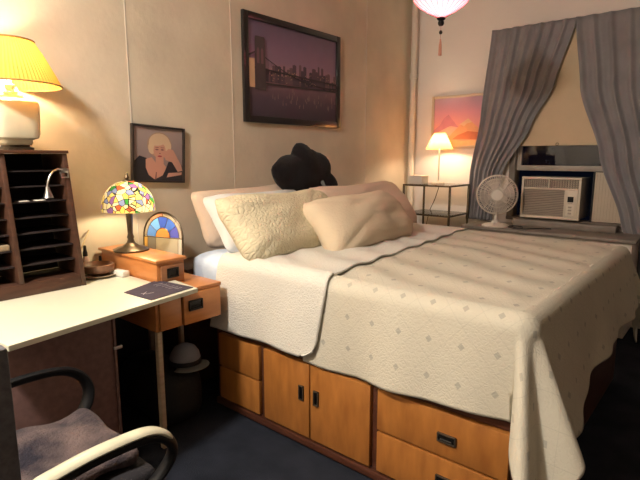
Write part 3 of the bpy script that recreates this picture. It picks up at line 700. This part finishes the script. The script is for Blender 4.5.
# pink mountain picture on the far wall
t = thing('mountain_picture', 'pale framed pink and orange mountain picture on the window wall', 'picture', (-2.38, YF-.02, 1.6))
x0, x1, z0, z1 = -2.67, -2.06, 1.585, 2.135; f = B(); yy = YF-.002; fwid = .028
f.box((x0, yy-.02, z0), (x0+fwid, yy, z1), .003).box((x1-fwid, yy-.02, z0), (x1, yy, z1), .003).box((x0+fwid, yy-.02, z0), (x1-fwid, yy, z0+fwid), .003).box((x0+fwid, yy-.02, z1-fwid), (x1-fwid, yy, z1), .003)
obj('picture_frame', f, mat('champagne frame', (.62, .50, .38), .4), t)
pm = grad_mat('pink sky print', [(0, (.75, .45, .28)), (.3, (.75, .30, .22)), (.5, (.80, .38, .42)), (.7, (.78, .36, .48)), (1, (.52, .34, .44))], .0, .55, nz=.12)
p = B().box((x0+fwid, yy-.008, z0+fwid), (x1-fwid, yy-.001, z1-fwid), mi=0); ms = [pm]
for k, (col, poly) in enumerate([((.66, .27, .38), [(0, .34), (.12, .44), (.2, .58), (.3, .66), (.42, .50), (.5, .40), (.5, .3), (0, .3)]), ((.85, .55, .50), [(.1, .30), (.35, .42), (.5, .38), (.8, .34), (.8, .2), (.1, .2)]),
        ((.80, .42, .24), [(.38, .26), (.56, .44), (.70, .56), (.84, .42), (1, .28), (1, .14), (.3, .14)]), ((.88, .62, .45), [(.50, .42), (.70, .56), (.78, .48), (.68, .46), (.62, .40), (.56, .44)]),
        ((.60, .18, .10), [(.5, .22), (.7, .30), (1, .26), (1, .12), (.4, .14)]), ((.85, .55, .30), [(0, 0), (1, 0), (1, .12), (.6, .10), (.3, .14), (0, .20)])]):
    ms.append(mat('mountain print %d' % k, col, .5, var=.15, vscale=20)); yq = yy-.0085-.0001*k
    p.add([(x0+fwid+u*(x1-x0-2*fwid), yq, z0+fwid+v*(z1-z0-2*fwid)) for u, v in poly], [tuple(range(len(poly)))], k+1)
obj('print', p, ms, t, smooth=False)

# ------------------------------------------------------------------ etagere, far lamp, box
t = thing('glass_stand', 'tall thin framed stand with glass shelves in the far corner', 'shelf', (-2.43, 4.7, 0))
gx0, gx1, gy0, gy1 = -2.67, -2.16, 4.50, 4.93
fr = B()
for (x, y) in ((gx0, gy0), (gx1, gy0), (gx0, gy1), (gx1, gy1)): obj('leg', B().box((x-.009, y-.009, 0), (x+.009, y+.009, 1.222), .002), M['bronze'], t)
for z in (1.213, .92, .25):
    r_ = B()
    for (a, c_) in (((gx0, gy0), (gx1, gy0)), ((gx0, gy1), (gx1, gy1))): r_.box((a[0]+.01, a[1]-.007, z-.008), (c_[0]-.01, a[1]+.007, z+.008), .001)
    for x in (gx0, gx1): r_.box((x-.007, gy0+.01, z-.008), (x+.007, gy1-.01, z+.008), .001)
    obj('shelf_rail', r_, M['bronze'], t)
    obj('glass_shelf', B().box((gx0+.008, gy0+.008, z+.001), (gx1-.008, gy1-.008, z+.009)), M['clear'], t, smooth=False)
c = (-2.44, 4.80); zb = 1.2225
t = thing('table_lamp', 'slim lit table lamp with pale cone shade on the glass stand', 'lamp', (*c, zb))
obj('base', B().lathe((*c, zb), [(.001, 0), (.065, 0), (.065, .012), (.012, .020), (.008, .03)], 28), M['frame'], t)
obj('stem', B().cyl((*c, zb+.02), .008, .34, 16), M['frame'], t)
obj('lamp_shade', B().lathe((*c, 0), [(.138, 1.575), (.058, 1.735)], 64), shade_mat('peach shade', (.90, .52, .20), .4), t)
bulb('warm bulb stand', (*c, 1.63), .028, W_TABLE, (1, .78, .52), t)
t = thing('tissue_box', 'small white box on the glass stand beside the slim lamp', 'box', (-2.58, 4.62, zb))
obj('box_body', B().box((-2.65, 4.56, zb), (-2.50, 4.70, zb+.075), .006), mat('white card', (.72, .66, .60), .7), t)
obj('lid', B().box((-2.655, 4.555, zb+.0755), (-2.495, 4.705, zb+.085), .003), mat('white card lid', (.76, .70, .62), .7), t)
tag(obj('lamp_cord', B().tube([(-2.47, 4.86, 1.235), (-2.50, 4.955, 1.20), (-2.55, 4.96, 1.05), (-2.62, 4.965, .9), (-2.66, 4.97, .7)], .004, 6), M['bronze']), 'thin cord hanging down behind the glass stand', 'cord')

# ------------------------------------------------------------------ fan
c = Vector((-1.775, 4.70, .846))
t = thing('desk_fan', 'small round pale table fan standing on the window ledge', 'fan', c, rz=.38)
obj('base', B().lathe((0, 0, 0), [(.001, 0), (.125, 0), (.125, .010), (.10, .022), (.04, .035), (.025, .06), (.001, .06)], 40, mod=lambda i, a: 1), M['fanw'], t, world=False)
obj('neck', B().cyl((0, 0, .05), .018, .13, 16), M['fanw'], t, world=False)
ch = Vector((0, -.01, .298))
obj('motor', B().lathe(ch+Vector((0, .03, 0)), [(.001, .12), (.04, .11), (.055, .08), (.055, .03), (.04, 0), (.001, 0)], 24, axis='Y'), M['fanw'], t, world=False)
cg = B()
for r, y in ((.182, -.0), (.178, -.032), (.150, -.050), (.115, -.058), (.08, -.062), (.178, .032), (.12, .05)):
    cg.tube([ch+Vector((r*math.cos(a), y, r*math.sin(a))) for a in [2*PI*i/56 for i in range(56)]], .0065 if y == 0 else .0026, 6, True)
for k in range(60):
    a = 2*PI*k/60; d = Vector((math.cos(a), 0, math.sin(a)))
    cg.tube([ch+d*.05+Vector((0, -.064, 0)), ch+d*.13+Vector((0, -.056, 0)), ch+d*.172+Vector((0, -.036, 0)), ch+d*.182+Vector((0, 0, 0))], 0.0026, 5)
    if k % 2 == 0: cg.tube([ch+d*.04+Vector((0, .055, 0)), ch+d*.13+Vector((0, .05, 0)), ch+d*.172+Vector((0, .036, 0)), ch+d*.182], .0022, 5)
obj('cage', cg, M['fanw'], t, world=False)
obj('badge', B().lathe(ch+Vector((0, -.070, 0)), [(.001, 0), (.048, 0), (.052, .006), (.001, .006)], 28, axis='Y'), mat('badge silver', (.8, .74, .68), .3), t, world=False)
hb = obj('hub', B().cyl(ch+Vector((0, -.045, 0)), .036, .05, 20, axis='Y'), M['acgrey'], t, world=False)
for k in range(4):
    a0 = k*PI/2+.3; vs = []; fs = []
    for i in range(7):
        r = .032+(.158-.032)*i/6; wd = .25+.55*math.sin(min(1, i/5)*PI/2)
        for j in range(7):
            q_ = (j/6-.5); a = a0+q_*wd*1.25; vs.append(ch+Vector((r*math.cos(a), -.02+q_*.035, r*math.sin(a))))
    for i in range(6):
        for j in range(6): q_ = i*7+j; fs.append((q_, q_+1, q_+8, q_+7))
    obj('blade', B().add(vs, fs), mat('fan blade', (.50, .44, .42), .35) if k == 0 else bpy.data.materials['fan blade'], t, world=False, solid=.002)
tag(obj('power_cord', B().tube([(-1.70, 4.78, .853), (-1.62, 4.72, .850), (-1.56, 4.66, .851), (-1.52, 4.70, .850), (-1.55, 4.77, .851), (-1.64, 4.80, .850), (-1.66, 4.70, .852), (-1.58, 4.62, .850), (-1.48, 4.64, .850), (-1.40, 4.75, .850), (-1.30, 4.80, .850)], .005, 6), M['dark']), 'tangled dark cord lying on the ledge between fan and air conditioner', 'cord')

# ------------------------------------------------------------------ air conditioner
t = thing('air_conditioner', 'boxy off-white window air conditioner with slatted front', 'air conditioner', (-1.35, YF, .911))
ax0, ax1, az0, az1, ay = -1.63, -1.108, .925, 1.312, 4.93
obj('body', B().box((ax0+.008, ay+.05, az0+.005), (ax1-.008, YF+.30, az1-.005), .006), M['acw'], t)
fc = B()
# front bezel built round its grille and vent openings
gx, cx_ = ax0+.028, ax1-.135
fc.box((ax0, ay, az0), (ax1, ay+.05, az0+.025), .004).box((ax0, ay, az1-.022), (ax1, ay+.05, az1), .004)
fc.box((ax0, ay, az0+.025), (ax0+.022, ay+.05, az1-.022), .004).box((ax1-.022, ay, az0+.025), (ax1, ay+.05, az1-.022), .004)
fc.box((ax0+.022, ay, az1-.115), (ax1-.022, ay+.05, az1-.098), .003).box((cx_, ay, az0+.025), (ax1-.022, ay+.05, az1-.115), .003)
fc.box(((ax0+ax1)/2-.022, ay+.001, az1-.098), ((ax0+ax1)/2-.008, ay+.05, az1-.022), .002)
fc.box((ax0+.022, ay+.035, az0+.025), (cx_, ay+.05, az1-.115)).box((ax0+.022, ay+.035, az1-.098), (ax1-.022, ay+.05, az1-.022))
obj('front_bezel', fc, M['acw'], t)
g = B(); n = 15; h0, h1 = az0+.028, az1-.118
for k in range(n): z = h0+(h1-h0)*(k+.5)/n; g.box((ax0+.024, ay+.006, z-.0045), (cx_-.002, ay+.033, z+.0035), .001)
obj('intake_grille', g, M['acgrey'], t)
for (a, b_) in ((ax0+.024, (ax0+ax1)/2-.024), ((ax0+ax1)/2-.006, ax1-.024)):
    g = B()
    for k in range(4): z = az1-.098+.076*(k+.5)/4; g.box((a, ay+.008, z-.003), (b_, ay+.033, z+.003), .001)
    for k in range(11): x = a+(b_-a)*(k+.5)/11; g.box((x-.0015, ay+.014, az1-.097), (x+.0015, ay+.034, az1-.023))
    obj('vent_louver', g, M['acgrey'], t)
obj('display', B().box((ax1-.105, ay-.004, az0+.165), (ax1-.055, ay-.0005, az0+.215), .002), M['black'], t)
obj('control_panel', B().box((ax1-.115, ay-.003, az0+.04), (ax1-.045, ay-.0005, az0+.145), .002), mat('panel cream', (.74, .66, .56), .4), t)
for k in range(3): obj('button', B().box((ax1-.095, ay-.008, az0+.055+k*.028), (ax1-.065, ay-.0035, az0+.070+k*.028), .002), M['acgrey'], t)
for k in range(2): obj('button', B().box((ax1-.10+k*.022, ay-.004, az0+.152), (ax1-.085+k*.022, ay-.0005, az0+.158), .001), M['acgrey'], t)
t = thing('filler_panel', 'pale accordion side panel filling the gap right of the air conditioner', 'panel', (-.95, YF, .911))
g = B().box((-1.03, YF+.0, .915), (-.77, YF+.02, 1.36), .002)
for k in range(10): g.box((-1.025+k*.025, YF-.007, .918), (-1.012+k*.025, YF-.0005, 1.357), .002)
obj('pleats', g, mat('filler cream', (.60, .52, .42), .6), t)
obj('track', B().box((-1.045, YF-.012, .912), (-1.032, YF+.02, 1.36), .002), M['dark'], t)
t = thing('support_board', 'flat wooden board under the air conditioner on the ledge', 'board', (-1.25, 4.95, .846))
obj('board', B().box((-1.68, 4.88, .846), (-.80, YF-.035, .905), .004), M['greyframe'], t)

# roller shade
t = thing('roller_shade', 'tan roller shade pulled halfway down behind the grey curtains', 'blind', (-1.25, YF-.04, 2.55))
obj('shade_cloth', B().box((-1.79, YF-.042, 1.62), (-.72, YF-.040, 2.60)), M['rollershade'], t, smooth=False)
obj('roller', B().cyl((-1.80, YF-.030, 2.60), .020, 1.09, 20, axis='X'), M['rollershade'], t)
obj('hem_bar', B().box((-1.79, YF-.046, 1.60), (-.72, YF-.036, 1.625), .003), M['rollershade'], t)
obj('pull_ring', B().tube([(-1.36+.012*math.cos(a), YF-.050, 1.612+.012*math.sin(a)) for a in [2*PI*i/14 for i in range(14)]], .003, 6, True), M['bronze'], t)

# ------------------------------------------------------------------ curtains
def curtain(name, label, xa, xb, pl, seed, zt, zb, amp0, amp1, yb):
    """xa(v), xb(v): edges at v=0 top .. 1 bottom"""
    b = B(); nu, nv = 220, 60
    for j in range(nv+1):
        v = j/nv; z = zt+(zb-zt)*v
        for i in range(nu+1):
            u = i/nu; uu = u+.012*noise.noise(Vector((u*6, v*2, seed)))
            x = xa(v)+(xb(v)-xa(v))*uu; ph = uu*pl*2*PI+seed+.8*noise.noise(Vector((u*4, v*1.5, seed+4)))
            am = amp0+(amp1-amp0)*min(1, v*1.6); am *= .75+.5*noise.noise(Vector((u*8, v, seed)))
            y = yb-am*(1+math.sin(ph))/1-am*.35*math.sin(ph*2.1+seed)
            x += .006*math.cos(ph)
            b.v.append(Vector((x, y, z)))
    for j in range(nv):
        for i in range(nu): q_ = j*(nu+1)+i; b.f.append((q_, q_+1, q_+nu+2, q_+nu+1)); b.m.append(0)
    return tag(obj(name, b, M['curtain'], solid=.003, angle=180), label, 'curtain', None)
def lerp(pts):
    def f(v):
        for (a, x), (c_, y) in zip(pts, pts[1:]):
            if v <= c_: k = (v-a)/(c_-a); k = k*k*(3-2*k)*.5+k*.5; return x+(y-x)*k
        return pts[-1][1]
    return f
# v runs over z 2.66 -> .30 (left) ; sill at v ~.74
curtain('curtain', 'grey curtain left of the window, swept aside behind the fan', lerp([(0, -2.02), (.45, -2.09), (.74, -2.17), (1, -2.19)]), lerp([(0, -1.27), (.3, -1.42), (.5, -1.60), (.74, -1.84), (1, -1.92)]), 7, .4, 2.70, .86, .014, .022, 4.985)
curtain('curtain', 'grey curtain right of the window, reaching past the photo edge', lerp([(0, -1.27), (.25, -1.19), (.5, -.99), (.74, -.78), (.86, -.66), (1, -.62)]), lerp([(0, .10), (1, .04)]), 10, 2.1, 2.70, .30, .014, .024, 4.985)
t = thing('curtain_rod', 'thin rod along the top hem of both grey curtains', 'rod', (-.95, 4.955, 2.69))
obj('rod', B().cyl((-2.02, 5.008, 2.68), .006, 2.20, 12, axis='X'), M['bronze'], t)
for x in (-2.0, .13): obj('bracket', B().box((x-.008, 5.0, 2.665), (x+.008, YF-.001, 2.69), .002), M['bronze'], t)

# ------------------------------------------------------------------ lantern
c = (-1.64, 3.18)
t = thing('paper_lantern', 'lit pink ribbed fabric lantern with black finial and tassel hanging overhead', 'lantern', (*c, 2.38))
lan = shade_mat('pink silk', (.90, .38, .42), .12)
prof = [(.020, 2.395), (.045, 2.415), (.10, 2.445), (.150, 2.478), (.180, 2.510), (.188, 2.535), (.180, 2.560), (.15, 2.592), (.10, 2.628), (.045, 2.66), (.022, 2.68)]
n = 24
def scal(i, a): k = (i % 4); return (1, .975, .965, .975)[k]
obj('silk_body', B().lathe((*c, 0), prof, n*4, mod=scal), lan, t, angle=180)
rb = B()
for k in range(n):
    a = 2*PI*k/n; rb.tube([(c[0]+(r+.001)*math.cos(a), c[1]+(r+.001)*math.sin(a), z) for r, z in prof], .0014, 5)
obj('ribs', rb, mat('rib red', (.35, .10, .12), .6), t)
obj('cap', B().lathe((*c, 2.68), [(.001, 0), (.03, 0), (.034, .01), (.02, .035), (.001, .04)], 20), M['black'], t)
obj('finial', B().lathe((*c, 2.35), [(.001, 0), (.014, .002), (.020, .012), (.020, .026), (.013, .032), (.024, .038), (.030, .046), (.026, .052), (.001, .052)], 20), M['black'], t)
obj('bead', B().lathe((*c, 2.296), [(.001, 0), (.008, .004), (.012, .014), (.008, .024), (.001, .028)], 16), M['black'], t)
obj('string', B().cyl((*c, 2.26), .0018, .095, 6), mat('pink string', (.5, .25, .25), .7), t)
ts = B()
for k in range(20):
    a = k*2.4; r = .010*math.sqrt(k/20); ts.tube([(c[0]+r*.3*math.cos(a), c[1]+r*.3*math.sin(a), 2.268), (c[0]+r*math.cos(a), c[1]+r*math.sin(a), 2.225), (c[0]+r*1.2*math.cos(a), c[1]+r*1.2*math.sin(a), 2.163)], .0016, 5)
obj('tassel', ts, mat('tassel peach', (.62, .30, .22), .7), t)
obj('cord', B().cyl((*c, 2.72), .003, ZC-2.72, 8), M['black'], t)
bulb('lantern bulb', (*c, 2.545), .035, W_LANTERN, (1, .58, .56), t)

# unseen ceiling dome, added as ambient fill from behind the camera
c = (-1.75, -.55)
t = thing('ceiling_fill', 'unseen ceiling dome added as fill light above the desk end of the room', 'lamp', (*c, ZC-.1))
obj('dome', B().lathe((*c, ZC-.10), [(.001, 0), (.09, .012), (.15, .045), (.17, .085)], 32), emit('frosted dome', (1, .91, .80), W_CEIL/(PI*.09*PI)), t)
obj('mounting_ring', B().lathe((*c, ZC-.016), [(.165, 0), (.19, 0), (.19, .015), (.165, .015)], 32), M['metal'], t)

# ------------------------------------------------------------------ office chair
t = thing('office_chair', 'black office chair with painted glare on one armrest and looped arms in front of the desk', 'chair', (-1.62, .545, 0), rz=0)
zz = 0
ob = lambda n_, b_, m_, p_=t, **k: obj(n_, b_, m_, p_, world=False, **k)
ob('seat', rbox((-.25, -.26, .42), (.25, .26, .50), .035), M['chairfab'])
ob('backrest', rbox((-.23, -.36, .58), (.23, -.28, 1.02), .035), M['chairfab'])
ob('back_support', B().tube([(0, -.20, .40), (0, -.33, .42), (0, -.38, .50), (0, -.368, .70)], .02, 8, flat=(1.6, .6)), M['black'])
for s_ in (-1, 1):
    loop = [(s_*.27, -.20, .44), (s_*.30, -.25, .56), (s_*.305, -.18, .665), (s_*.305, -.04, .695), (s_*.305, .10, .700), (s_*.30, .21, .685), (s_*.295, .275, .63), (s_*.285, .28, .55), (s_*.27, .20, .455), (s_*.25, .10, .43)]
    P_ = []
    for i in range(len(loop)-1):
        a, b_ = Vector(loop[i]), Vector(loop[i+1]); a0 = Vector(loop[max(0, i-1)]); b1 = Vector(loop[min(len(loop)-1, i+2)])
        for k in range(6):
            q_ = k/6; P_.append(.5*((2*a)+(b_-a0)*q_+(2*a0-5*a+4*b_-b1)*q_*q_+(3*a-a0-3*b_+b1)*q_**3))
    P_.append(Vector(loop[-1]))
    if s_ == 1: P_ = [Vector((p.x, p.y, p.z-.035*max(0, min(1, (p.z-.44)/.2)))) for p in P_]
    ar = ob('armrest', B().tube(P_, .024, 12, flat=(1.15, .7)), M['black'])
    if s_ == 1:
        ob('armrest_glare', B().tube([p+Vector((0, 0, .013)) for p in P_[11:39]], lambda q_: .024*min(1, 6*q_+.15, 6*(1-q_)+.15), 12, flat=(1.1, .5)), M['armglare'], ar)  # pale strip imitating the lamp's reflection on the near arm
ob('gas_column', B().cyl((0, 0, .12), .028, .30, 16), M['blackmetal'])
ob('hub', B().cyl((0, 0, .07), .05, .06, 20), M['black'])
for k in range(5):
    a = 2*PI*k/5+.3; d = Vector((math.cos(a), math.sin(a), 0))
    lg_ = ob('leg', B().tube([Vector((0, 0, .10))+d*.03, d*.15+Vector((0, 0, .095)), d*.27+Vector((0, 0, .07))], .018, 8), M['black'])
    ob('caster', B().cyl(d*.27+Vector((0, -.02, .026)), .026, .04, 16, axis='Y').cyl(d*.27+Vector((0, 0, .045)), .008, .03, 8), M['black'], lg_)
tag(obj('seat_cushion', rbox((-1.83, .34, .503), (-1.41, .77, .570), .034, wr=.03, seed=5), M['cushion']), 'mottled pinkish grey fleece cushion on the black office chair', 'cushion')

# ------------------------------------------------------------------ under the nightstand
tag(obj('duffel_bag', rbox((-2.78, 1.37, .006), (-2.24, 1.655, .33), .10, wr=.018, seed=2), mat('black nylon', (.004, .004, .005), .7, bump=.3)), 'black bag on the floor under the orange nightstand', 'bag')
t = thing('baseball_cap', 'dark cap with a pale crown lying on the black bag', 'cap', (-2.32, 1.58, .335))
cc = Vector((-2.34, 1.575, .345))
obj('crown', B().lathe(cc, [(.085, 0), (.086, .025), (.078, .055), (.058, .085), (.03, .10), (.001, .106)], 28), mat('pale cap cloth', (.24, .24, .28), .9), t)
obj('band', B().lathe(cc, [(.087, -.008), (.089, 0), (.088, .018), (.085, .02)], 28), M['dark'], t)
vs = []; fs = []
for i in range(13):
    a = -1.15+2.3*i/12
    for j in range(4):
        r = .086+.065*j/3*math.cos(a*.9); vs.append(cc+Vector((r*math.cos(a), r*math.sin(a), -.006-.012*j/3+.01*math.cos(a)*j/3)))
for i in range(12):
    for j in range(3): q_ = i*4+j; fs.append((q_, q_+1, q_+5, q_+4))
obj('brim', B().add(vs, fs), M['strap'], t, solid=.003)
